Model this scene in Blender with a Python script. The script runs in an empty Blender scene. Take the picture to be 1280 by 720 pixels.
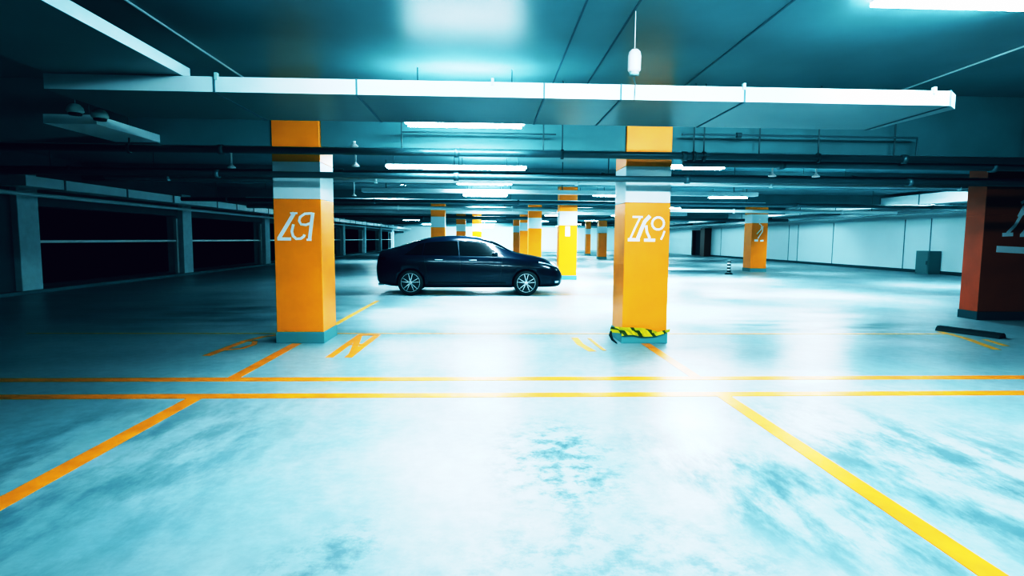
import bpy, bmesh, math, random
from mathutils import Vector, Matrix
random.seed(7)
sc = bpy.context.scene
COL = sc.collection
R = math.radians

# ------------------------------------------------------------------ materials
def nodes(name):
    m = bpy.data.materials.new(name); m.use_nodes = True
    nt = m.node_tree
    return m, nt, nt.nodes['Principled BSDF']

def mat(name, col, rough=.5, metal=0., emit=None, es=0., var=.0, scale=6., spec=.5, coat=0.):
    m, nt, b = nodes(name)
    b.inputs['Base Color'].default_value = (*col, 1)
    b.inputs['Roughness'].default_value = rough
    b.inputs['Metallic'].default_value = metal
    b.inputs['Specular IOR Level'].default_value = spec
    b.inputs['Coat Weight'].default_value = coat
    b.inputs['Coat Roughness'].default_value = .06
    if emit:
        b.inputs['Emission Color'].default_value = (*emit, 1)
        b.inputs['Emission Strength'].default_value = es
    if var:
        tc = nt.nodes.new('ShaderNodeTexCoord'); n = nt.nodes.new('ShaderNodeTexNoise')
        n.inputs['Scale'].default_value = scale; n.inputs['Detail'].default_value = 6
        r = nt.nodes.new('ShaderNodeValToRGB')
        r.color_ramp.elements[0].position = .3; r.color_ramp.elements[1].position = .7
        r.color_ramp.elements[0].color = (*[c*(1-var) for c in col], 1)
        r.color_ramp.elements[1].color = (*[min(1, c*(1+var*.5)) for c in col], 1)
        nt.links.new(tc.outputs['Object'], n.inputs['Vector'])
        nt.links.new(n.outputs['Fac'], r.inputs['Fac'])
        nt.links.new(r.outputs['Color'], b.inputs['Base Color'])
    return m

LIGHT = (.84, .97, 1.)
M = {}
M['slab'] = mat('painted slab', (.19, .33, .36), .36, var=.12, scale=1.2)
M['beam'] = mat('beam concrete', (.115, .225, .245), .6, var=.12, scale=2)
M['wall'] = mat('wall paint', (.66, .84, .88), .6, var=.03, scale=.6)
M['wall_dark'] = mat('side wall concrete', (.06, .12, .14), .7, var=.15, scale=1.5)
M['side_pillar'] = mat('side pillar paint', (.60, .80, .85), .6, var=.08)
M['skirt'] = mat('dark skirting', (.03, .07, .08), .6)
M['duct_shade'] = mat('shaded duct underside', (.085, .16, .17), .28, var=.08, scale=2)  # shade under the ducts put into a darker colour than their sides
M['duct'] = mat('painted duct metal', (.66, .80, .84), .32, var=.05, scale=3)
M['joint'] = mat('duct joint', (.10, .19, .22), .6)
M['pipe'] = mat('dark pipe', (.10, .17, .19), .35, .3)
M['pipe_light'] = mat('light pipe', (.62, .75, .78), .4)
M['rod'] = mat('dark rod', (.05, .09, .10), .5)
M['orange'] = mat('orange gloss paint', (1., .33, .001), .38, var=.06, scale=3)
M['orange_shaded'] = mat('shaded orange paint', (.42, .07, .014), .6, var=.1, scale=3)  # pillar orange darkened, its shadow put into the paint colour
M['white_band'] = mat('white paint band', (.70, .82, .86), .45)
M['teal_band'] = mat('grey green base band', (.14, .30, .31), .5)
M['stencil'] = mat('white stencil paint', (.84, .88, .92), .5)
M['yellow'] = mat('yellow floor paint', (.95, .315, .005), .38, var=.22, scale=5)
M['yellow_worn'] = mat('worn yellow floor paint', (.85, .46, .05), .4, var=.4, scale=9)
M['brown'] = mat('brown paint', (.13, .035, .02), .5)
M['void'] = mat('unlit recess', (.01, .012, .016), .9)
M['lamp_white'] = mat('white lamp body', (.8, .85, .88), .4)
M['tube'] = mat('fluorescent tube', (.9, .95, 1), .4, emit=LIGHT, es=105)
M['white_plastic'] = mat('white plastic', (.82, .86, .88), .35)
M['pale'] = mat('pale fitting', (.45, .62, .62), .4)
M['cab'] = mat('cabinet paint', (.09, .19, .20), .5)
M['rubber'] = mat('black rubber', (.012, .013, .014), .65)
M['car_paint'] = mat('black blue car paint', (.0015, .006, .016), .28, .0, coat=.35, spec=.3)
M['car_glass'] = mat('dark car glass', (.002, .003, .004), .2, spec=.22)
M['chrome'] = mat('bright metal', (.75, .80, .82), .22, .9)
M['alloy'] = mat('alloy wheel metal', (.62, .67, .69), .34, .55)
M['black'] = mat('black plastic', (.006, .007, .008), .5)
M['head'] = mat('headlamp lens', (.55, .68, .74), .12, .3)
M['tail'] = mat('red tail lamp lens', (.10, .004, .008), .15)
M['plate'] = mat('number plate', (.7, .75, .75), .4)

def tape_mat():
    m, nt, b = nodes('hazard tape')
    tc = nt.nodes.new('ShaderNodeTexCoord'); w = nt.nodes.new('ShaderNodeTexWave')
    w.bands_direction = 'DIAGONAL'; w.inputs['Scale'].default_value = 3.2; w.inputs['Distortion'].default_value = 1.5
    r = nt.nodes.new('ShaderNodeValToRGB'); r.color_ramp.interpolation = 'CONSTANT'
    r.color_ramp.elements[0].color = (.10, .10, .006, 1); r.color_ramp.elements[1].position = .16
    r.color_ramp.elements[1].color = (.72, .62, .015, 1)
    nt.links.new(tc.outputs['Object'], w.inputs['Vector']); nt.links.new(w.outputs['Fac'], r.inputs['Fac'])
    nt.links.new(r.outputs['Color'], b.inputs['Base Color']); b.inputs['Roughness'].default_value = .35
    return m
M['tape'] = tape_mat()

def stripe_mat():
    m, nt, b = nodes('bollard stripes')
    tc = nt.nodes.new('ShaderNodeTexCoord'); w = nt.nodes.new('ShaderNodeTexWave')
    w.bands_direction = 'Z'; w.inputs['Scale'].default_value = 2.4
    r = nt.nodes.new('ShaderNodeValToRGB'); r.color_ramp.interpolation = 'CONSTANT'
    r.color_ramp.elements[0].color = (.01, .015, .018, 1); r.color_ramp.elements[1].position = .55
    r.color_ramp.elements[1].color = (.6, .68, .7, 1)
    nt.links.new(tc.outputs['Object'], w.inputs['Vector']); nt.links.new(w.outputs['Fac'], r.inputs['Fac'])
    nt.links.new(r.outputs['Color'], b.inputs['Base Color'])
    return m
M['stripe'] = stripe_mat()

def floor_mat():
    m, nt, b = nodes('polished concrete floor')
    N = nt.nodes.new; L = nt.links.new
    tc = N('ShaderNodeTexCoord')
    def noise(scale, detail=8, rough=.6, sx=1, sy=1, rot=0):
        mp = N('ShaderNodeMapping'); mp.inputs['Scale'].default_value = (sx, sy, 1); mp.inputs['Rotation'].default_value = (0, 0, rot)
        n = N('ShaderNodeTexNoise'); n.inputs['Scale'].default_value = scale; n.inputs['Detail'].default_value = detail
        n.inputs['Roughness'].default_value = rough
        L(tc.outputs['Object'], mp.inputs['Vector']); L(mp.outputs['Vector'], n.inputs['Vector'])
        return n.outputs['Fac']
    def math_(op, a, bb, c=None):
        n = N('ShaderNodeMath'); n.operation = op; n.use_clamp = op not in ('SUBTRACT', 'DIVIDE')
        for i, v in enumerate((a, bb, c)):
            if v is None: continue
            if isinstance(v, (int, float)): n.inputs[i].default_value = v
            else: L(v, n.inputs[i])
        return n.outputs[0]
    def ramp(fac, p0, p1, c0=(0, 0, 0), c1=(1, 1, 1)):
        r = N('ShaderNodeValToRGB'); r.color_ramp.elements[0].position = p0; r.color_ramp.elements[1].position = p1
        r.color_ramp.elements[0].color = (*c0, 1); r.color_ramp.elements[1].color = (*c1, 1); L(fac, r.inputs['Fac']); return r.outputs['Color']
    # stains and darker patches: soft ellipses on the concrete broken up by noise
    def patch(x, y, rx, ry, rot, strength, nz):
        mp = N('ShaderNodeMapping'); mp.vector_type = 'TEXTURE'
        mp.inputs['Location'].default_value = (x, y, 0); mp.inputs['Rotation'].default_value = (0, 0, rot)
        mp.inputs['Scale'].default_value = (rx, ry, 1)
        L(tc.outputs['Object'], mp.inputs['Vector'])
        g = N('ShaderNodeTexGradient'); g.gradient_type = 'SPHERICAL'; L(mp.outputs['Vector'], g.inputs['Vector'])
        s = ramp(g.outputs['Fac'], .0, .6)
        return math_('MULTIPLY', math_('MULTIPLY', s, nz), strength)
    big = ramp(noise(.55, 6, .62), .36, .66)
    streak = ramp(noise(3.2, 8, .68, 1., .38, R(-28)), .44, .60)
    fine = ramp(noise(9, 8, .68), .40, .70)
    mid = ramp(noise(5.5, 9, .72), .46, .62)
    stain_dark = patch(.45, 3.45, .55, 1.0, 0, 1., mid)
    stain_dark = math_('MAXIMUM', stain_dark, patch(1.65, 2.95, .75, 1.5, R(28), .95, streak))
    stain_dark = math_('MAXIMUM', stain_dark, patch(-.72, 2.35, .30, .5, R(-30), .6, mid))
    stain_dark = math_('MAXIMUM', stain_dark, patch(2.9, 3.0, 1.4, 2.2, R(20), .8, streak))
    stain_dark = math_('MAXIMUM', stain_dark, patch(-2.6, 3.2, 1.6, 2.4, R(-20), .55, streak))
    stain_dark = math_('MAXIMUM', stain_dark, patch(.6, 2.2, 1.1, .9, 0, .5, mid))
    stain_dark = math_('MAXIMUM', stain_dark, patch(5.5, 8.9, 2.4, 1.6, 0, .85, ramp(noise(2.0, 6, .6, .35, 1), .40, .6)))
    stain_dark = math_('MAXIMUM', stain_dark, patch(-4.5, 10.5, 3.5, 2.8, 0, .8, ramp(noise(1.6, 6, .6, .35, 1), .38, .62)))
    base = N('ShaderNodeMix'); base.data_type = 'RGBA'
    base.inputs['A'].default_value = (.28, .41, .45, 1); base.inputs['B'].default_value = (.43, .53, .56, 1); L(big, base.inputs['Factor'])
    mx = N('ShaderNodeMix'); mx.data_type = 'RGBA'; L(stain_dark, mx.inputs['Factor'])
    L(base.outputs['Result'], mx.inputs['A']); mx.inputs['B'].default_value = (.085, .150, .170, 1)
    m2 = N('ShaderNodeMix'); m2.data_type = 'RGBA'; m2.blend_type = 'MULTIPLY'; m2.inputs['Factor'].default_value = .17
    L(mx.outputs['Result'], m2.inputs['A']); L(fine, m2.inputs['B'])
    L(m2.outputs['Result'], b.inputs['Base Color'])
    rg = N('ShaderNodeMapRange'); L(noise(.9, 7, .65, .5, 1), rg.inputs['Value'])
    rg.inputs['From Min'].default_value = .3; rg.inputs['From Max'].default_value = .7
    rg.inputs['To Min'].default_value = .28; rg.inputs['To Max'].default_value = .48
    L(rg.outputs['Result'], b.inputs['Roughness'])
    b.inputs['Specular IOR Level'].default_value = .45
    bp = N('ShaderNodeBump'); bp.inputs['Strength'].default_value = .05; bp.inputs['Distance'].default_value = .02
    L(noise(2.2, 5, .6), bp.inputs['Height']); L(bp.outputs['Normal'], b.inputs['Normal'])
    return m
M['floor'] = floor_mat()

# ------------------------------------------------------------------ mesh builder
class MB:
    def __init__(s): s.bm = bmesh.new()
    def box(s, x0, x1, y0, y1, z0, z1, bev=0.):
        r = bmesh.ops.create_cube(s.bm, size=1)
        for v in r['verts']:
            v.co = Vector((x0+(v.co.x+.5)*(x1-x0), y0+(v.co.y+.5)*(y1-y0), z0+(v.co.z+.5)*(z1-z0)))
        if bev:
            es = list({e for v in r['verts'] for e in v.link_edges})
            bmesh.ops.bevel(s.bm, geom=es, offset=bev, segments=2, affect='EDGES', profile=.5)
        return s
    def tube(s, pts, r, n=10, cap=True):
        pts = [Vector(p) for p in pts]
        rad = r if isinstance(r, (list, tuple)) else [r]*len(pts)
        rings = []; up = None
        for i, p in enumerate(pts):
            a = pts[max(i-1, 0)]; b = pts[min(i+1, len(pts)-1)]
            d = (b-a).normalized()
            if up is None: up = Vector((0, 0, 1)) if abs(d.z) < .9 else Vector((1, 0, 0))
            u = d.cross(up).normalized(); v = u.cross(d).normalized(); up = v
            rings.append([s.bm.verts.new(p+(u*math.cos(t)+v*math.sin(t))*rad[i]) for t in [2*math.pi*k/n for k in range(n)]])
        for A, B in zip(rings, rings[1:]):
            for k in range(n): s.bm.faces.new((A[k], A[(k+1) % n], B[(k+1) % n], B[k]))
        if cap:
            s.bm.faces.new(rings[0]); s.bm.faces.new(rings[-1])
        return s
    def lathe(s, prof, c=(0, 0, 0), axis='Z', n=24):
        rings = []
        c = Vector(c)
        for r, h in prof:
            ring = []
            for k in range(n):
                t = 2*math.pi*k/n; a, b = r*math.cos(t), r*math.sin(t)
                ring.append(s.bm.verts.new(c+Vector({'Z': (a, b, h), 'Y': (a, h, b), 'X': (h, a, b)}[axis])))
            rings.append(ring)
        for A, B in zip(rings, rings[1:]):
            for k in range(n): s.bm.faces.new((A[k], A[(k+1) % n], B[(k+1) % n], B[k]))
        s.bm.faces.new(rings[0]); s.bm.faces.new(rings[-1])
        return s
    def prism(s, poly, p0, ux, uy, depth):
        """flat polygon (list of 2-D points) at p0 with axes ux, uy, extruded by depth"""
        p0, ux, uy, depth = Vector(p0), Vector(ux), Vector(uy), Vector(depth)
        A = [s.bm.verts.new(p0+ux*a+uy*b) for a, b in poly]; B = [s.bm.verts.new(v.co+depth) for v in A]
        n = len(A); s.bm.faces.new(A); s.bm.faces.new(B[::-1])
        for i in range(n): s.bm.faces.new((A[i], B[i], B[(i+1) % n], A[(i+1) % n]))
        return s
    def stroke(s, pts, w, p0, ux, uy, depth, closed=False):
        """a painted brush stroke: a strip of width w along 2-D points"""
        P = [Vector(p) for p in pts]; n = len(P); L_, R_ = [], []
        for i, p in enumerate(P):
            a = P[(i-1) % n] if closed or i else P[0]; b = P[(i+1) % n] if closed or i < n-1 else P[-1]
            d = (b-a).normalized(); q = Vector((-d.y, d.x))*(w if not isinstance(w, (list, tuple)) else w[i])/2
            L_.append(p+q); R_.append(p-q)
        for i in range(n if closed else n-1):
            j = (i+1) % n
            s.prism([L_[i], L_[j], R_[j], R_[i]], p0, ux, uy, depth)
        return s
    def build(s, name, m, parent=None, smooth=False, loc=None):
        bmesh.ops.recalc_face_normals(s.bm, faces=s.bm.faces[:])
        me = bpy.data.meshes.new(name); s.bm.to_mesh(me); s.bm.free()
        for x in (m if isinstance(m, list) else [m]): me.materials.append(M[x])
        if isinstance(m, list) and m[1] == 'duct_shade':
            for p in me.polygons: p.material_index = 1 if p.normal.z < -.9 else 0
        if smooth:
            for p in me.polygons: p.use_smooth = True
        o = bpy.data.objects.new(name, me); COL.objects.link(o)
        if parent: o.parent = parent
        if loc: o.location = loc
        return o

def tag(o, label=None, cat=None, group=None, kind=None):
    if label: o['label'] = label
    if cat: o['category'] = cat
    if group: o['group'] = group
    if kind: o['kind'] = kind
    return o
def thing(name, label, cat, loc=(0, 0, 0), rz=0, group=None, kind=None):
    o = bpy.data.objects.new(name, None); COL.objects.link(o)
    o.location = loc; o.rotation_euler = (0, 0, rz); o.empty_display_size = .1
    return tag(o, label, cat, group, kind)
def struct(name, mb, m, parent=None):
    return tag(mb.build(name, m, parent), kind='structure')
def copy_tree(o, parent=None):
    c = o.copy(); COL.objects.link(c)
    if parent: c.parent = parent
    for ch in [x for x in COL.objects if x.parent == o]: copy_tree(ch, c)
    return c

SLAB = 3.38
WX0, WX1, WY0, WY1 = -11., 20., -4., 74.

# ------------------------------------------------------------------ the setting
struct('floor', MB().box(-13, 21, WY0, WY1+1, -.3, 0), 'floor')
struct('ceiling', MB().box(-13, 21, WY0, WY1+1, SLAB, SLAB+.3), 'slab')
struct('wall_back', MB().box(-13, 21, WY1, WY1+.3, 0, SLAB), 'wall')
# right wall, with a recess for the doorway far along it
wr = MB()
for a, b in ((8., 50.9), (54.2, WY1)): wr.box(WX1, WX1+.3, a, b, 0, SLAB)
wr.box(WX1, WX1+.3, 50.9, 54.2, 2.35, SLAB)
struct('wall_right', wr, 'wall')
struct('baseboard_right', MB().box(WX1-.03, WX1, 8, 50.7, 0, .14), 'skirt')
dr = struct('doorway_dark', MB().box(WX1+.25, WX1+.3, 50.9, 54.2, 0, 2.35), 'void')  # near-black panel, darkness of the doorway put into its colour
MB().box(WX1-.05, WX1+.25, 50.7, 50.95, 0, 2.4).box(WX1-.05, WX1+.25, 54.15, 54.4, 0, 2.4).box(WX1-.05, WX1+.25, 50.95, 54.15, 2.33, 2.42).build('door_frame', 'brown', dr)
wj = MB()
for y in (21.6, 22.6, 24.6, 26.2, 31.8, 35.5, 36.6, 42.2, 47.5): wj.box(WX1-.012, WX1, y, y+.05, .14, SLAB-.9)
struct('trim_1', wj, 'joint')

# left wall: header, kerb; the openings between its pillars give onto the night
struct('wall_left', MB().box(-11.5, -11.05, 4, WY1, 2.12, SLAB), 'wall_dark')
MB().box(-11.5, -11.05, 4, 13.56, 0, 2.12).build('wall_panel', 'wall_dark', bpy.data.objects['wall_left'])
struct('trim_2', MB().box(-11.5, -10.88, 4, WY1, 0, .09, .01), 'beam')
P_Y = [13.55, 20.6, 28., 35.4, 42.8, 50.2, 57.6, 65.]
for y in P_Y:
    tag(MB().box(-11.47, -10.9, y, y+.62, .09, 2.9, .015).build('concrete_pillar', 'side_pillar'), kind='structure')
ordn = ['first', 'second', 'third', 'fourth', 'fifth', 'sixth', 'seventh', 'eighth', 'ninth', 'tenth', 'eleventh', 'twelfth']
for i, (a, b) in enumerate(zip(P_Y, P_Y[1:])):
    y0, y1 = a+.62, b
    g = thing('guard_rail', 'thin grey guard rail across the %s dark wall opening counted from the camera' % ordn[i], 'railing', (-11.1, y0, .085), 0, 'guard rails in the left wall openings')
    MB().box(-.03, .03, .0, y1-y0, 1.13, 1.20).build('rail', 'white_plastic', g)
    for yy in (.06, y1-y0-.16):
        MB().box(-.05, .05, yy, yy+.1, 0, 1.95).build('post', 'white_plastic', g)

# transverse beams under the slab
BY = [7.52, 15.9, 23.6, 31.3, 39, 46.7, 54.4, 62.1, 69.8]
for i, y in enumerate(BY):
    bot = 2.58 if i == 0 else 2.92
    for x0, x1 in (((-11.05, -2.8), (-2.18, 1.82), (2.44, 20)) if i == 0 else ((-11.05, 20),)):
        tag(MB().box(x0, x1, y, y+.42, bot, SLAB-.001).build('ceiling_beam', 'beam'), kind='structure')
# cast joints and thin conduits running along the slab
for x in (.81, 1.25, 2.5):
    tag(MB().box(x-.007, x+.007, -2, 7.5, SLAB-.012, SLAB).build('ceiling_trim', 'joint'), kind='structure')
for x, lab in ((-3.04, 'thin pale conduit along the slab above the long flat duct end'), (5.36, 'thin pale conduit on the slab running over the end of the cross duct')):
    tag(MB().tube([(x, -2, SLAB-.012), (x, 7.5, SLAB-.012)], .011, 8).build('conduit', 'pipe_light'), lab, 'conduit')

# ------------------------------------------------------------------ ducts
d = thing('cross_duct', 'wide flat white duct across the hall in front of the numbered pillars', 'duct', (0, 0, 2.6))
MB().prism([(-3.65, 4.88), (4.06, 4.88), (4.2, 5.0), (4.12, 5.98), (-3.65, 5.98)], (0, 0, 0), (1, 0, 0), (0, 1, 0), (0, 0, .125)).build('duct_body', ['duct', 'duct_shade'], d)
for x in (-2.28, -1.11, .47, 1.13, 2.21, 4.05):
    MB().box(x-.008, x+.008, 4.874, 5.985, -.006, .131).build('joint', 'joint', d)
for x in (-2.26, .03, 2.2, 3.9):
    MB().box(x-.012, x+.012, 4.865, 4.9, .1, .155).build('bracket', 'pale', d)
d = thing('long_duct', 'wide flat duct leading back from the camera to the cross duct', 'duct', (-3.08, 0, 2.73))
MB().box(-.54, .54, -3, 5.02, 0, .095, .004).build('duct_body', ['duct', 'duct_shade'], d)
for y in (1.2, 3.1): MB().box(-.545, .545, y, y+.012, -.004, .1).build('joint', 'joint', d)
for y in (1.5, 4.2):
    MB().tube([(0, y, .09), (0, y, SLAB-2.73)], .008, 8).build('hanger_rod', 'rod', d)

def wall_duct(x0, x1, y0, y1, z0, z1, label, step, flip):
    d = thing('wall_duct', label, 'duct', (x0, y0, z0))
    MB().box(0, x1-x0, 0, y1-y0, 0, z1-z0, .006).build('duct_body', 'duct', d)
    y = 1.1
    while y < y1-y0 and y < 46:
        MB().box(-.012, x1-x0+.012, y, y+.05, -.012, z1-z0+.012).build('flange', 'joint', d)
        y += step*random.choice((.7, 1, 1, 1.25))
    return d
wall_duct(-10.6, -10.0, 12.7, 73.5, 2.47, 2.70, 'long pale sectioned duct along the open dark left wall', 2.3, 1)
wall_duct(16.8, 17.6, 15.0, 73.5, 2.86, 3.27, 'deep white sectioned duct along the bright right wall', 3.1, -1)
tag(MB().tube([(-10.4, 12, 2.33), (-10.4, 73.5, 2.33)], .05, 10).build('pipe', 'pipe_light'), 'pale pipe just under the sectioned duct on the left wall', 'pipe')
ct = thing('cable_tray', 'dark cable tray under the white duct of the bright wall', 'cable tray', (18., 15, 2.6))
MB().box(-.3, .3, 0, 58.5, 0, .02).box(-.3, -.28, 0, 58.5, .02, .12).box(.28, .3, 0, 58.5, .02, .12).build('tray', 'pipe', ct)
for yy in (1.5, 11, 21, 31, 41, 51): MB().tube([(0, yy, .02), (0, yy, SLAB-2.6)], .01, 8).build('hanger_rod', 'rod', ct)
d = thing('side_duct', 'short flat duct with lit underside in the dark left corner', 'duct', (-4.5, 6.35, 2.6))
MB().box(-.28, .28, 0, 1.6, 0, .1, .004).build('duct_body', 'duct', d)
for y in (.3, 1.3): MB().tube([(0, y, .09), (0, y, SLAB-2.6)], .008, 8).build('hanger_rod', 'rod', d)

# white transverse ducts and pipes deeper in the hall
for i, (y, x0, x1, z, h, w, m, lab) in enumerate((
    (14.4, -3.2, 7.0, 2.56, .10, .25, 'duct', 'narrow white duct across the hall just behind the parked car'),
    (19.0, -8.0, 9.5, 2.60, .12, .35, 'duct', 'second narrow white duct across the hall beyond the car'),
    (26.6, -8.0, 9.5, 2.58, .14, .35, 'duct', 'third narrow white duct across the hall far beyond the car'))):
    d = thing('transverse_duct', lab, 'duct', (0, y, z))
    MB().box(x0, x1, 0, w, 0, h, .004).build('duct_body', m, d)
    for k in range(3):
        x = x0+.6+k*(x1-x0-1.2)/2
        MB().tube([(x, w/2, h-.01), (x, w/2, SLAB-z)], .01, 8).build('hanger_rod', 'rod', d)
pipes = [
    (7.18, -7.5, 8.2, 2.475, .045, 'pipe', 'upper dark pipe across the fronts of both numbered pillars'),
    (7.05, -7.5, 8.2, 2.165, .038, 'pipe', 'lower dark pipe across the fronts of both numbered pillars'),
    (7.34, 2.55, 8.2, 2.42, .06, 'pipe', 'thick dark pipe right of the bright-faced pillar behind the upper pipe'),
    (9.4, -8, 12, 2.46, .05, 'pipe', 'dark pipe across the hall between numbered pillars and car'),
    (12.2, -8, 16, 2.63, .05, 'pipe_light', 'pale pipe across the hall above the near side of the car'),
    (17.0, -9, 16, 2.50, .06, 'pipe', 'dark pipe across the hall behind the parked car'),
    (21.5, -9, 16, 2.55, .07, 'pipe_light', 'pale pipe across the hall well behind the parked car'),
    (29.5, -9, 16, 2.50, .08, 'pipe', 'farthest dark pipe across the hall'),
]
for y, x0, x1, z, r, m, lab in pipes:
    p = thing('pipe', lab, 'pipe', (0, y, z))
    MB().tube([(x0, 0, 0), (x1, 0, 0)], r, 12).build('pipe_run', m, p, True)
    k = 0
    x = x0+1.3
    while x < x1:
        MB().tube([(x-.03, 0, 0), (x+.03, 0, 0)], r*1.35, 12).build('coupling', m, p, True)
        x += 2.9 if y < 9 else 4.3
    if y > 9 or x0 > 0:
        for k in range(3):
            xx = x0+1.0+k*(x1-x0-2.0)/2
            MB().tube([(xx, 0, r*.9), (xx, 0, SLAB-z)], .009, 8).build('hanger_rod', 'rod', p)
p = thing('thin_pipe', 'thin dark pipe beside the top of the bright-faced numbered pillar', 'pipe', (0, 7.3, 2.77))
MB().tube([(2.5, 0, 0), (5.65, 0, 0), (5.65, 0, -.29)], .014, 8).build('pipe_run', 'pipe', p)
MB().lathe([(.012, -.035), (.035, -.03), (.035, .03), (.012, .035)], (3.25, 0, 0), 'X', 12).build('valve', 'rod', p)
p = thing('trapeze_frame', 'thin dark hanging frame under the first lit batten', 'hanger', (0, 7.28, 2.74))
MB().tube([(-1.1, 0, 0), (.86, 0, 0)], .011, 8).build('cross_bar', 'rod', p)
for x in (-1.1, .70): MB().tube([(x, 0, -.25), (x, 0, SLAB-2.74)], .010, 8).build('rod', 'rod', p)
# pipe hangers: a rod from the slab with a ring clamp around the upper pipe
def hanger(x, label):
    h = thing('pipe_hanger', label, 'pipe hanger', (x, 7.18, 2.475), 0, 'hangers of the front pipes')
    MB().tube([(0, 0, .05), (0, 0, SLAB-2.475)], .009, 8).build('rod', 'rod', h)
    MB().lathe([(.050, -.016), (.062, -.016), (.062, .016), (.050, .016)], (0, 0, 0), 'X', 16).build('clamp', 'rod', h)
for i, (x, lab) in enumerate(((-4.4, 'dark hanger rod in the shadowed left part of the front pipes'), (.93, 'dark hanger rod on the pipe midway between the numbered pillars'),
                             (2.62, 'dark hanger rod right beside the bright-faced pillar, nearer it of two'), (2.75, 'dark hanger rod right beside the bright-faced pillar, farther of two'), (4.25, 'dark hanger rod in mid run between bright-faced pillar and dark pillar'))):
    hanger(x, lab)

# sprinkler heads
def sprinkler(x, y, z, label, up):
    s = thing('sprinkler_head', label, 'sprinkler', (x, y, z), 0, 'sprinkler heads on the pipes')
    MB().lathe([(.012, 0), (.012, up), (.02, up), (.02, up+.02)], (0, 0, 0), 'Z', 12).build('stem', 'white_plastic', s, True)
    MB().lathe([(.018, -.045), (.05, -.05), (.05, -.038), (.022, -.012), (.014, .0)], (0, 0, 0), 'Z', 16).build('deflector', 'white_plastic', s, True)
sprinkler(-3.18, 7.18, 2.30, 'small pale sprinkler hanging in the shade beside the shaded pillar', .13)
sprinkler(-1.66, 7.18, 2.34, 'small white sprinkler on the upper pipe just right of shaded pillar', .10)
sprinkler(-1.70, 7.30, 2.60, 'small white sprinkler above the upper pipe next to shaded pillar', .0)
sprinkler(3.74, 7.34, 2.30, 'small white sprinkler hanging right of the bright-faced pillar, nearer one', .07)
sprinkler(4.33, 7.34, 2.30, 'small white sprinkler hanging right of the bright-faced pillar, farther one', .07)
sprinkler(-2.86, 12.2, 2.34, 'small white sprinkler over the floor left of the parked car', .24)
for x, y, z, rz, lab in ((-4.16, 5.95, 2.66, .4, 'pale round-backed fitting in the dark corner, farther from the pillars'), (-3.92, 5.95, 2.61, .4, 'pale round-backed fitting in the dark corner, nearer the pillars')):
    o = thing('ceiling_fitting', lab, 'fitting', (x, y, z), rz)
    MB().lathe([(.012, .065), (.045, .055), (.07, .025), (.078, -.01), (.06, -.03)], (0, 0, 0), 'Z', 20).build('shell', 'pale', o, True)
    MB().lathe([(.055, -.05), (.06, -.028), (.03, -.02)], (0, 0, 0), 'Z', 16).build('lens', 'black', o, True)
    MB().tube([(0, 0, .06), (0, 0, SLAB-z)], .008, 8).build('stem', 'rod', o)
# white capsule hung from the slab in front of the cross duct
c = thing('hanging_capsule', 'white capsule-shaped unit hanging above the cross duct with thin cord', 'sensor', (1.27, 5.0, 2.95))
MB().lathe([(.02, -.09), (.046, -.085), (.056, -.068), (.057, .05), (.05, .085), (.03, .106), (.01, .11)], (0, 0, 0), 'Z', 24).build('shell', 'white_plastic', c, True)
MB().lathe([(.042, -.112), (.042, -.09), (.03, -.085)], (0, 0, 0), 'Z', 20).build('end_ring', 'pale', c, True)
MB().tube([(0, 0, .12), (0, 0, SLAB-2.95)], .004, 8).build('stem', 'white_plastic', c)
MB().tube([(0, 0, -.13), (-.01, -.06, -.19), (-.02, -.128, -.215), (-.02, -.135, -.23), (-.025, -.133, -.352)], .004, 6).build('cord', 'joint', c)

# ------------------------------------------------------------------ lights
CLASSES = {'near': (44, 114), 'rear': (148, 150), 'far': (185, 152), 'wall': (430, 180), 'end': (620, 180), 'side': (330, 168)}
def make_light(L=1.4):
    l = thing('ceiling_light', 'white fluorescent batten', 'ceiling light')
    MB().prism([(-.05, 0), (-.04, .05), (.04, .05), (.05, 0), (.045, -.004), (-.045, -.004)], (-L/2, 0, 0), (0, 1, 0), (0, 0, 1), (L, 0, 0)).build('housing', 'lamp_white', l)
    for s in (-.07, .07):
        MB().tube([(-L/2+.03, s, -.004), (L/2-.03, s, -.004)], .018, 10).build('tube', 'tube', l, True)
    ld = bpy.data.lights.new('batten_light', 'AREA'); ld.shape = 'RECTANGLE'; ld.size = L-.1; ld.size_y = .12
    ld.color = LIGHT; ld.energy = 95
    lo = bpy.data.objects.new('batten_light', ld); COL.objects.link(lo); lo.parent = l; lo.location = (0, 0, -.055)
    for s in (-L/2+.15, L/2-.15):
        MB().tube([(s, 0, .05), (s, 0, 1)], .006, 6).build('hanger_rod', 'rod', l)
    return l
proto = make_light()
used = [False]; FAR = {}
def light(x, y, z, label, rz=0, group='fluorescent battens'):
    l = proto if not used[0] else copy_tree(proto)
    used[0] = True
    l.location = (x, y, z); l.rotation_euler = (0, 0, rz); l['label'] = label; l['group'] = group
    hh = SLAB-z
    key = 'end' if y > 58 and x < 12 else 'wall' if x > 12 else 'side' if x > 3 and 10.6 < y < 30 else 'far' if y > 10.6 else 'rear' if y < 3 else 'near'
    for ch in [c for c in COL.objects if c.parent == l and c.type == 'LIGHT']:
        if key not in FAR:
            FAR[key] = ch.data.copy(); FAR[key].energy, FAR[key].spread = CLASSES[key][0], R(CLASSES[key][1])
        ch.data = FAR[key]
        if key == 'end': ch.rotation_euler = (R(50), 0, 0)
        if key == 'rear': ch.rotation_euler = (R(60), 0, 0)
        if key == 'wall': ch.rotation_euler = (0, R(-38), 0)
    for ch in [c for c in COL.objects if c.parent == l and c.name.startswith('hanger_rod')]:
        ch.scale = (1, 1, hh)
        ch.location = (0, 0, 0)
    return l
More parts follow.
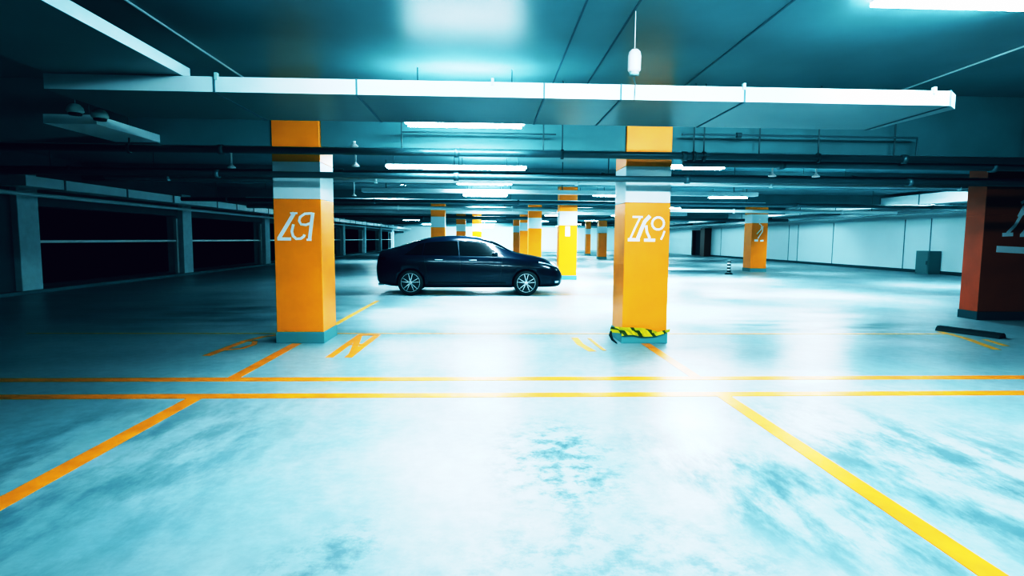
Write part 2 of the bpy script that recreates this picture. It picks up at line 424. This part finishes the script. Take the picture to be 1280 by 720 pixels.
# main row
light(-.75, 3.55, 3.12, 'fluorescent batten overhead whose glow whitens the slab above the long duct')
light(3.75, 4.5, 3.31, 'fluorescent batten at the top right edge of the photo')
light(1.25, 1.6, 3.25, 'added unseen batten above the camera, lighting the pillar fronts')  # added out of view to brighten the pillar fronts
light(3.3, .8, 3.25, 'added unseen batten above and right of the camera, lighting the pillar fronts')  # second added lamp out of view, also aimed at the pillars
light(-.28, 6.75, 2.74, 'fluorescent batten hanging just behind the cross duct between the numbered pillars')
light(-1.18, 10.5, 2.70, 'fluorescent batten in the second row, end to end pair, nearer the shaded pillar')
light(.0, 10.5, 2.70, 'fluorescent batten in the second row, end to end pair, farther from shaded pillar')
rows = ['behind the paired battens', 'above the parked car', 'just beyond the parked car', 'two rows beyond the parked car']
YS = [14.0, 17.8, 21.6, 25.4, 30., 36., 44., 52., 60., 68.]
for i, y in enumerate(YS):
    light(-.1, y, 2.76, 'white batten, number %s back in the middle row past the paired battens' % ordn[i] if i < 6 else 'tiny far white batten deep in the hall along its middle row')
for i, (x, y) in enumerate(((3.85, 10.8), (4.0, 17.8), (4.0, 25.4), (4.0, 33.), (4.0, 44), (4., 54), (4., 64))):
    light(x, y, 2.8, 'white batten, %s back in the row just right of the bright-faced pillar' % ordn[i])
for i, (x, y) in enumerate(((8.6, 14.2), (8.6, 20.), (8.6, 27.), (8.6, 36.), (8.6, 46), (8.6, 56), (8.6, 66))):
    light(x, y, 2.95, 'white batten, %s back in the row between bright-faced and dark pillars' % ordn[i])
for i, (x, y) in enumerate(((14.2, 17.5), (14.2, 24.), (14.2, 32.), (14.2, 44.), (14.2, 56), (14.2, 67))):
    light(x, y, 3.2, 'white batten, %s back in the row beside the bright right wall' % ordn[i])
for i, (x, y) in enumerate(((-6.5, 34.), (-6.5, 48.), (-6.5, 62))):
    light(x, y, 2.95, 'white batten, %s back in the row beside the dark left wall' % ordn[i])
light(-3.2, 19., 3.24, 'white batten turned askew left of the middle row', R(62))

# ------------------------------------------------------------------ pillars
def number(parent, strokes, s=1):
    mb = MB()
    for k, (pts, w) in enumerate(strokes): mb.stroke(pts, w, (0, 0, 0), (1, 0, 0), (0, 0, 1), (0, -.002-.0005*k, 0))
    return mb.build('painted_number', 'stencil', parent)
def pillar(x, y, w, dep, label, paint='orange', strokes=None, band=True, top=SLAB-.004, base='teal_band', group='painted pillars', b0=1.90, b1=2.38):
    """x, y: middle of the front face at floor level"""
    p = thing('painted_pillar', label, 'pillar', (x, y, 0), 0, group, 'thing')
    h = w/2
    MB().box(-h, h, 0, dep, .15, b0, .006).build('shaft', paint, p)
    MB().box(-h-.012, h+.012, -.012, dep+.012, 0, .15, .006).build('base_band', base, p)
    if band: MB().box(-h, h, 0, dep, b0, b1, .006).build('white_band', 'white_band', p)
    MB().box(-h, h, 0, dep, b1 if band else b0, top, .006).build('upper_shaft', paint, p)
    if strokes: number(p, strokes)
    return p
K = .00112
def m1(pts): return [((a-332)*K, 1.38+(580-b)*.0011) for a, b in pts]
S1 = [(m1([(300, 268), (205, 425), (112, 578)]), .05), (m1([(95, 580), (255, 580)]), .042), (m1([(250, 275), (335, 275)]), .025),
      (m1([(285, 405), (265, 490), (278, 545), (315, 578), (365, 575), (402, 548), (410, 525)]), .036),
      (m1([(500, 275), (420, 280), (365, 318), (352, 365), (372, 405), (430, 412), (478, 392)]), .034),
      (m1([(512, 265), (492, 400), (465, 600)]), .046), (m1([(432, 588), (490, 588)]), .03)]
def m2(pts): return [((a-512)*K, 1.40+(580-b)*.0011) for a, b in pts]
circ = [(640+72*math.cos(t), 375+75*math.sin(t)) for t in [2*math.pi*k/14 for k in range(15)]]
S2 = [(m2([(330, 298), (455, 298)]), .026), (m2([(425, 300), (360, 440), (305, 572)]), .026), (m2([(540, 285), (480, 350), (440, 450), (400, 560)]), .050),
      (m2([(280, 575), (425, 575)]), .044), (m2([(497, 400), (508, 480), (545, 555)]), .034), (m2([(475, 578), (612, 578)]), .044),
      (m2(circ), .030), (m2([(722, 465), (705, 520), (680, 572)]), .026)]
pillar(-2.49, 7.47, .61, .62, 'orange pillar with white stencilled number, nearest to the dark left side')
pillar_l = [o for o in COL.objects if o.name == 'painted_pillar'][0]; number(pillar_l, S1)
pillar(2.13, 7.47, .61, .62, 'orange pillar with white stencilled number and hazard tape round its base', strokes=S2)
def m3(pts): return [((a-428)*.0058, 1.40+(470-b)*.0058) for a, b in pts]
S3 = [(m3([(420, 332), (440, 345), (440, 375), (405, 415)]), .05), (m3([(452, 350), (450, 395), (415, 450)]), .05), (m3([(388, 465), (418, 465)]), .10), (m3([(435, 468), (462, 465)]), .08), (m3([(418, 300), (432, 300)]), .07)]
pillar(12.38, 25.2, .74, .75, 'orange pillar standing alone out on the floor before the bright right wall', strokes=S3, b0=2.22, b1=2.62)
pillar(2.78, 19.5, .62, .62, 'orange pillar close behind the front end of the parked car', strokes=[([(-.02, 1.52), (-.02, 1.86)], .16)])
pillar(-2.25, 25.2, .62, .62, 'orange pillar rising behind the roof of the parked car')
pillar(2.13, 25.6, .60, .6, 'orange pillar beyond the bonnet of the parked car, nearest of its row')
pillar(2.20, 33.3, .66, .6, 'orange pillar beyond the bonnet of the parked car, middle of its row')
pillar(2.15, 41.0, .66, .6, 'orange pillar above the windscreen of the parked car, farthest of its row')
pillar(-1.85, 38., .62, .6, 'small far orange pillar over the car roof, nearer the left wall of two')
pillar(-.75, 37., .62, .6, 'small far orange pillar over the car roof, nearer the windscreen of two')
pillar(8.95, 50., .42, .6, 'narrow far orange pillar just left of the taped pillar')
pillar(8.4, 41., .62, .6, 'far orange pillar right beside the taped pillar')
def m4(pts): return [(((a*.3053+1200)-1234)/66.5-.33, 1.4+(303-(b*.3056+220))/69.) for a, b in pts]
S4 = [(m4([(212, 110), (240, 92), (246, 120), (215, 160), (195, 200), (165, 232)]), .06), (m4([(225, 120), (205, 165)]), .05), (m4([(145, 238), (190, 236)]), .07),
      (m4([(228, 152), (284, 157)]), .05), (m4([(258, 160), (240, 215), (225, 235)]), .05), (m4([(218, 240), (280, 240)]), .06), (m4([(126, 296), (288, 303)]), .12)]
pillar(9.42, 9.75, 1.05, .40, 'dark rust-red pillar with shadow put into its orange paint at the right edge of the photo', 'orange_shaded', strokes=S4, band=False, base='skirt')
p = tag(MB().box(19.35, 19.96, 49.6, 50.6, 0, 2.5, .01).build('brown_pillar', 'brown'), 'dark brown pillar against the bright wall beside the black doorway', 'pillar', None, 'thing')

# ------------------------------------------------------------------ small things
b = thing('bollard', 'small black and white striped bollard left of the lone orange pillar', 'bollard', (10.1, 23.1, 0))
MB().lathe([(.16, 0), (.16, .03), (.10, .06)], n=20).build('base', 'rubber', b, True)
MB().lathe([(.075, .05), (.075, .54), (.05, .57), (.01, .58)], n=20).build('post', 'stripe', b, True)
c = thing('wall_cabinet', 'dark grey-green metal cabinet standing against the bright right wall', 'cabinet', (19.6, 24.3, 0))
MB().box(-.18, .37, -.38, .38, 0, 1.02, .01).build('body', 'cab', c)
MB().box(-.20, -.18, -.34, .34, .06, .97, .004).build('door', 'cab', c)
MB().box(-.225, -.20, -.30, -.26, .42, .58).build('handle', 'rod', c)
w = thing('wheel_stop', 'low black rubber hump on the floor before the dark rust-red pillar', 'wheel stop', (7.40, 8.22, 0), R(-66))
MB().prism([(-.10, 0), (-.08, .05), (-.04, .075), (.04, .075), (.08, .05), (.10, 0)], (-.42, 0, 0), (0, 1, 0), (0, 0, 1), (.84, 0, 0)).build('body', 'rubber', w)
for x in (-.3, 0, .3): MB().lathe([(.03, .074), (.03, .08), (.005, .082)], (x, 0, 0), 'Z', 12).build('bolt', 'rod', w)

# hazard tape wound round the foot of the right pillar
t = thing('hazard_tape', 'crumpled yellow and black hazard tape round the taped pillar base', 'tape', (2.13, 7.43, 0))
def ribbon(path, w, seed):
    rnd = random.Random(seed); mb = MB(); pr = None
    for i, (x, y, z) in enumerate(path):
        a = rnd.uniform(-.5, .5); off = Vector((0, -math.sin(a)*w/2-.006, math.cos(a)*w/2))
        A, B = mb.bm.verts.new(Vector((x, y, z))+off), mb.bm.verts.new(Vector((x, y, z))-off)
        if pr: mb.bm.faces.new((pr[0], A, B, pr[1]))
        pr = (A, B)
    return mb
def lerp_path(P, n):
    out = []
    for a, bb in zip(P, P[1:]):
        for k in range(n):
            u = k/n; out.append(tuple(p+(q-p)*u for p, q in zip(a, bb)))
    return out+[P[-1]]
ribbon(lerp_path([(-.46, .06, .20), (-.31, -.03, .205), (-.05, -.03, .195), (.15, -.03, .15)], 5), .055, 2).build('strand', 'tape', t)
ribbon(lerp_path([(-.47, .02, .175), (-.30, -.04, .165), (-.05, -.045, .125), (.13, -.035, .13), (.33, -.03, .19)], 5), .05, 5).build('strand', 'tape', t)
ribbon(lerp_path([(-.33, -.035, .14), (-.1, -.05, .165), (.08, -.04, .17)], 6), .06, 9).build('strand', 'tape', t)
MB().tube([(-.46, .03, .17), (-.475, .0, .12), (-.45, -.02, .06), (-.40, -.03, .02), (-.385, -.03, .008)], [.012, .022, .016, .010, .004], 8).build('loose_end', 'rubber', t, True)

# ------------------------------------------------------------------ floor paint (thin raised paint film)
def paint(pts, label, m='yellow', name='painted_line', z=.003, cat='floor line'):
    mb = MB(); mb.prism(pts, (0, 0, .0002), (1, 0, 0), (0, 1, 0), (0, 0, z))
    return tag(mb.build(name, m), label, cat, None, 'thing')
def rect(x0, x1, y0, y1): return [(x0, y0), (x1, y0), (x1, y1), (x0, y1)]
paint(rect(-9, 9.5, 4.87, 5.01), 'nearer of the two bold yellow lines crossing the whole floor')
paint(rect(-9, 9.5, 5.46, 5.60), 'farther of the two bold yellow lines crossing the whole floor')
paint(rect(-6.6, 7.15, 8.20, 8.26), 'thin faint yellow line crossing the floor at the pillar bases', 'yellow_worn')
paint(rect(-2.61, -2.48, 1.2, 4.87), 'yellow bay line running from the double line to the lower left')
paint(rect(2.07, 2.20, 1.2, 4.87), 'yellow bay line running from the double line to the lower right')
paint(rect(-2.59, -2.47, 5.60, 7.44), 'short yellow line from the double line to the untaped pillar')
paint(rect(2.08, 2.20, 5.60, 7.44), 'short yellow line from the double line to the taped pillar')
paint(rect(-2.52, -2.43, 8.26, 12.6), 'thin yellow line from behind the untaped pillar toward the car', 'yellow_worn')
paint(rect(-2.4, 3.0, 14.2, 14.27), 'faint yellow line on the floor beneath the parked car', 'yellow_worn')
def mark(strokes, label, loc, m='yellow_worn'):
    mb = MB()
    for k, (pts, w) in enumerate(strokes): mb.stroke(pts, w, (0, 0, .0002), (1, 0, 0), (0, 1, 0), (0, 0, .002+.0008*k))
    o = mb.build('floor_marking', m, None, False, (loc[0], loc[1], 0))
    return tag(o, label, 'floor marking', None, 'thing')
mark([([(-.02, 0), (.0, .5), (.02, .95), (.13, 1.30), (.33, 1.50)], .10), ([(.04, .35), (.20, .45), (.24, .72), (.16, .95), (.03, .98)], .07)],
     'looped yellow bay character painted left of the untaped pillar', (-3.30, 6.66), 'yellow')
mark([([(0, 0), (.02, 1.58)], .09), ([(.22, 0), (.26, 1.58)], .09), ([(.02, 1.45), (.22, .2)], .08), ([(.02, .8), (.25, .8)], .06), ([(0, 1.55), (.28, 1.55)], .09)],
     'ladder-like yellow bay characters painted right of the untaped pillar', (-1.86, 6.56), 'yellow')
mark([([(0, 1.0), (.0, .5), (.08, 0)], .10), ([(.20, .95), (.22, .4), (.24, .05)], .05)],
     'faded yellow bay character painted left of the taped pillar', (1.24, 6.9))
mark([([(0, 1.5), (-.1, .9), (-.42, .05)], .10), ([(.1, .8), (-.05, .3)], .08)],
     'dim orange bay character painted before the dark rust-red pillar', (7.12, 6.95))

# ------------------------------------------------------------------ the car
def pchip(xs, ys, x):
    n = len(xs)
    if x <= xs[0]: return ys[0]
    if x >= xs[-1]: return ys[-1]
    dl = [(ys[i+1]-ys[i])/(xs[i+1]-xs[i]) for i in range(n-1)]
    def slope(i):
        if i == 0: return dl[0]
        if i == n-1: return dl[-1]
        a, b = dl[i-1], dl[i]
        return 0 if a*b <= 0 else 2*a*b/(a+b)
    i = max(k for k in range(n-1) if xs[k] <= x)
    h = xs[i+1]-xs[i]; t = (x-xs[i])/h
    return ((2*t**3-3*t**2+1)*ys[i]+(t**3-2*t**2+t)*h*slope(i)+(-2*t**3+3*t**2)*ys[i+1]+(t**3-t**2)*h*slope(i+1))
ST = [ # x, bottom, shoulder z, top z, half width, half width at top
    (0.00, .46, .72, .80, .66, .50), (0.04, .33, .86, .97, .76, .58), (0.10, .27, .94, 1.09, .82, .62), (0.20, .25, .955, 1.13, .86, .62),
    (0.40, .22, .96, 1.165, .885, .58), (0.70, .20, .96, 1.265, .90, .555), (1.05, .19, .955, 1.37, .905, .55), (1.45, .185, .95, 1.445, .91, .56),
    (1.95, .185, .945, 1.475, .91, .575), (2.40, .185, .94, 1.455, .91, .575), (2.75, .185, .935, 1.385, .91, .575), (3.05, .185, .93, 1.265, .905, .59),
    (3.35, .185, .92, 1.105, .90, .64), (3.60, .19, .90, 1.035, .895, .68), (4.00, .20, .85, .965, .88, .68), (4.30, .20, .78, .88, .84, .62),
    (4.48, .21, .70, .78, .76, .54), (4.58, .23, .60, .67, .67, .46), (4.64, .29, .50, .56, .56, .38)]
XS = [s[0] for s in ST]
def par(x): return [pchip(XS, [s[k] for s in ST], x) for k in range(1, 6)]
def section(x):
    zb, zs, zt, ws, wt = par(x)
    g = zt-zs
    z7, z8 = zs+g*.80, zs+g*.95
    return [(0, zb), (.72*ws, zb), (.93*ws, zb+.035), (.985*ws, zb+.13), (ws, zb+(zs-zb)*.50), (ws*.995, zb+(zs-zb)*.74), (.965*ws, zs-.02), (.925*ws, zs+.02*min(1, g/.15)),
            (wt, z7), (.88*wt, z8), (.5*wt, zt), (0, zt+.006)]
def surf(x, s):
    P = section(x); i = min(int(s), len(P)-2); u = s-i
    return Vector((x, P[i][0]+(P[i+1][0]-P[i][0])*u, P[i][1]+(P[i+1][1]-P[i][1])*u))
def car_local(v, side=1): return Vector((v.x-2.32, -side*v.y, v.z))
def patch(name, m, parent, f, nu, nv, out=.006, sides=(1,), smooth=True):
    """a panel lying on the body surface: f(u, v) -> (x, s)"""
    obs = []
    for side in sides:
        mb = MB(); g = []
        for i in range(nu+1):
            row = []
            for j in range(nv+1):
                x, s = f(i/nu, j/nv); sd = side
                if s < 0: s = -s; sd = -side
                p = surf(x, s)
                e = 1e-3
                du = surf(min(x+e, 4.63), s)-surf(max(x-e, 0.01), s); dv = surf(x, min(s+.01, 10.999))-surf(x, max(s-.01, .01))
                nn = du.cross(dv)
                if nn.length < 1e-9: nn = Vector((0, 0, 1))
                nn.normalize()
                if nn.y < 0 and abs(nn.y) > abs(nn.z): nn = -nn
                if nn.z < 0 and abs(nn.z) >= abs(nn.y): nn = -nn
                row.append(mb.bm.verts.new(car_local(p+nn*out, sd)))
            g.append(row)
        for i in range(nu):
            for j in range(nv): mb.bm.faces.new((g[i][j], g[i+1][j], g[i+1][j+1], g[i][j+1]))
        bmesh.ops.remove_doubles(mb.bm, verts=mb.bm.verts[:], dist=1e-5)
        obs.append(mb.build(name, m, parent, smooth))
    return obs

car = thing('sedan_car', 'black-blue four-door sedan car parked sideways behind the orange pillars', 'car', (-.455, 14.70, 0), R(.6))
mb = MB(); rings = []
nx = 130
for i in range(nx+1):
    x = 4.64*i/nx; P = section(x)
    ring = [mb.bm.verts.new(car_local(Vector((x, y, z)))) for y, z in P] + [mb.bm.verts.new(car_local(Vector((x, y, z)), -1)) for y, z in P[-2:0:-1]]
    rings.append(ring)
n = len(rings[0])
for A, B in zip(rings, rings[1:]):
    for k in range(n): mb.bm.faces.new((A[k], A[(k+1) % n], B[(k+1) % n], B[k]))
mb.bm.faces.new(rings[0]); mb.bm.faces.new(rings[-1])
body = mb.build('body', ['car_paint', 'black'], car, True)
cut = MB()
WXS = (.86-2.32, 3.71-2.32)
for wx in WXS:
    for s in (-1, 1):
        cut.lathe([(.352, -.36), (.352, .36)], (wx, s*.93, .315), 'Y', 40)
cutter = cut.build('arch_cut', 'black', car)
bpy.context.view_layer.update()
md = body.modifiers.new('arches', 'BOOLEAN'); md.operation = 'DIFFERENCE'; md.object = cutter; md.solver = 'EXACT'
dg = bpy.context.evaluated_depsgraph_get()
nm = bpy.data.meshes.new_from_object(body.evaluated_get(dg))
body.modifiers.clear(); body.data = nm
bpy.data.objects.remove(cutter)
for p in body.data.polygons:
    p.use_smooth = True
    c = p.center; nn = p.normal
    for wx in WXS:
        dx, dz = c.x-wx, c.z-.315
        if abs(math.hypot(dx, dz)-.352) < .03 and abs(nn.y) < .3 and abs(c.y) < .92: p.material_index = 1
        if math.hypot(dx, dz) < .36 and .5 < abs(c.y) < .6: p.material_index = 1
    if c.z < .21 and nn.z < -.3: p.material_index = 1

# glass: side windows with slanted ends, windscreen, rear window
S0, S1_ = 7.06, 7.92
def side(x00, x01, x10, x11):   # bottom start/end, top start/end
    return lambda u, v: ((x00+(x01-x00)*u)*(1-v)+(x10+(x11-x10)*u)*v, S0+(S1_-S0)*v)
patch('rear_quarter_window', 'car_glass', car, side(.70, 1.135, 1.02, 1.175), 8, 5, .006, (1, -1))
patch('rear_door_window', 'car_glass', car, side(1.155, 2.04, 1.195, 2.0), 12, 5, .006, (1, -1))
patch('front_door_window', 'car_glass', car, side(2.07, 3.16, 2.03, 2.72), 12, 5, .006, (1, -1))
patch('windscreen', 'car_glass', car, lambda u, v: (2.60+u*.74, (8.6+2.4*v*2) if v <= .5 else -(8.6+2.4*(1-v)*2)), 10, 12, .005)
patch('rear_window', 'car_glass', car, lambda u, v: (.36+u*.88, (8.7+2.3*v*2) if v <= .5 else -(8.7+2.3*(1-v)*2)), 10, 12, .005)
# bright strip in place of the highlight along roof edge and front pillar
for s in (1, -1):
    pts = [car_local(surf(x, 8.02)+Vector((0, .012, 0)), s) for x in [2.05+.06*k for k in range(20)]]
    MB().tube(pts, .008, 6).build('roof_highlight', 'chrome', car, True)
    pts = [car_local(surf(x, 3.0)+Vector((0, .012, .0)), s) for x in [1.3+.1*k for k in range(20)]]
    MB().tube(pts, .014, 6).build('sill_trim', 'black', car, True)
    # door seams
    for xs in ([(1.30, 3.2), (1.22, 5), (1.18, 7)], [(2.06, 3.2), (2.08, 5), (2.06, 7)], [(3.06, 3.2), (3.10, 5), (3.12, 7)]):
        pts = []
        for (xa, sa), (xb, sb) in zip(xs, xs[1:]):
            for k in range(6): u = k/6; pts.append(car_local(surf(xa+(xb-xa)*u, sa+(sb-sa)*u)+Vector((0, .001, 0)), s))
        MB().tube(pts, .005, 5).build('door_seam', 'black', car)
    for x in (1.46, 2.30):
        a = [car_local(surf(x+.02*k, 5.75)+Vector((0, .022 if 0 < k < 9 else .002, 0)), s) for k in range(10)]
        MB().tube(a, .011, 8).build('door_handle', 'pale', car, True)
    # mirror
    mm = thing('mirror', None, None, car_local(Vector((2.93, .90, 1.0)), s)); mm.parent = car
    mr = MB().lathe([(.02, -.085), (.06, -.07), (.075, -.02), (.07, .05), (.04, .085), (.01, .09)], (0, 0, 0), 'X', 14)
    for v in mr.bm.verts: v.co = Vector((v.co.x*.8, v.co.y*1.25-s*.10, v.co.z*.85+.03))
    mr.build('mirror_shell', 'car_paint', mm, True)
    MB().tube([(0, 0, 0), (0, -s*.09, .02)], .022, 8).build('mirror_arm', 'black', mm, True)
# lamps
patch('headlight', 'head', car, lambda u, v: (4.02+u*.42, 5.9+v*(.75-.25*u)+.25*u), 10, 5, .006, (1, -1))
patch('tail_light', 'tail', car, lambda u, v: (.05+u*.20, 5.6+v*(.9-.35*u)), 8, 5, .006, (1, -1))
patch('fog_light', 'head', car, lambda u, v: (4.44+u*.10, 2.7+v*.55), 5, 4, .006, (1, -1))
# grille and plates
gr = MB()
for k in range(5): gr.tube([(4.655-2.32, -.36, .36+k*.045), (4.665-2.32, 0, .36+k*.045), (4.655-2.32, .36, .36+k*.045)], .010, 6)
gr.build('grille', 'chrome', car)
MB().box(4.645-2.32, 4.665-2.32, -.25, .25, .42, .53, .004).build('number_plate', 'plate', car)
MB().box(-.015-2.32, .004-2.32, -.25, .25, .62, .74, .004).build('number_plate', 'plate', car)
MB().tube([(.12-2.32, -.3, .24), (-.02-2.32, -.3, .235)], .03, 10).build('exhaust_pipe', 'chrome', car, True)
# wheels
for wx in WXS:
    for s in (-1, 1):
        wl = MB().lathe([(.20, -.10), (.285, -.105), (.312, -.08), (.318, 0), (.312, .08), (.285, .105), (.232, .10), (.232, .06), (.20, .0)], (0, 0, 0), 'Y', 40).build('wheel', 'rubber', car, True, (wx, s*.795, .318))
        rim = MB()
        o = s*.095
        def yy(a): return a*s
        rim.lathe([(.236, yy(.02)), (.238, yy(.095)), (.228, yy(.105)), (.212, yy(.095)), (.208, yy(.02))], (0, 0, 0), 'Y', 40)
        rim.lathe([(.062, yy(.03)), (.058, yy(.095)), (.03, yy(.108)), (.01, yy(.108))], (0, 0, 0), 'Y', 20)
        for k in range(5):
            for dd in (-.16, .16):
                t = 2*math.pi*k/5+.3
                a = (.05*math.cos(t+dd*1.2), yy(.088), .05*math.sin(t+dd*1.2)); bq = (.215*math.cos(t+dd*1.35), yy(.082), .215*math.sin(t+dd*1.35))
                rim.tube([a, bq], [.017, .021], 8)
        rim.build('rim', 'alloy', wl, True)
        MB().lathe([(.15, yy(.0)), (.15, yy(.02)), (.02, yy(.02))], (0, 0, 0), 'Y', 24).build('brake_disc', 'pipe', wl, True)

# ------------------------------------------------------------------ world, camera, response
wd = bpy.data.worlds.new('night'); sc.world = wd; wd.use_nodes = True
wd.node_tree.nodes['Background'].inputs['Color'].default_value = (.004, .010, .014, 1)
wd.node_tree.nodes['Background'].inputs['Strength'].default_value = .3

cd = bpy.data.cameras.new('camera'); cam = bpy.data.objects.new('camera', cd); COL.objects.link(cam)
cd.sensor_width = 36; cd.lens = 36*700/1280; cd.clip_end = 300
yaw, pit, roll = math.atan(30/700), math.atan(61/700), R(.45)
Fv = Vector((math.sin(yaw)*math.cos(pit), math.cos(yaw)*math.cos(pit), -math.sin(pit)))
R0 = Vector((math.cos(yaw), -math.sin(yaw), 0)); U0 = R0.cross(Fv)
Rv = R0*math.cos(roll)+U0*math.sin(roll); Uv = -R0*math.sin(roll)+U0*math.cos(roll)
mtx = Matrix((Rv, Uv, -Fv)).transposed().to_4x4(); mtx.translation = (0, 0, 1.4)
cam.matrix_world = mtx
sc.camera = cam

sc.view_settings.view_transform = 'Standard'
sc.view_settings.look = 'None'
sc.view_settings.exposure = 0.
sc.view_settings.use_curve_mapping = True
cm = sc.view_settings.curve_mapping
def setc(i, pts):
    c = cm.curves[i]
    while len(c.points) > 2: c.points.remove(c.points[1])
    c.points[0].location = pts[0]; c.points[-1].location = pts[-1]
    for p in pts[1:-1]: c.points.new(*p)
cm.use_clip = False
cm.clip_max_x = 6.; cm.clip_max_y = 2.
cm.extend = 'HORIZONTAL'
setc(0, [(0, .001), (.08, .006), (.20, .042), (.45, .33), (.80, .76), (1.4, .90), (4., 1.)])
setc(1, [(0, 0), (.08, .024), (.20, .115), (.45, .45), (.80, .78), (1.4, .93), (4., 1.)])
setc(2, [(0, .003), (.08, .032), (.20, .140), (.45, .49), (.80, .82), (1.4, .96), (4., 1.)])
cm.update()
try:
    sc.cycles.use_denoising = True
    sc.cycles.max_bounces = 8; sc.cycles.diffuse_bounces = 1
    sc.cycles.sample_clamp_indirect = 6
except Exception: pass
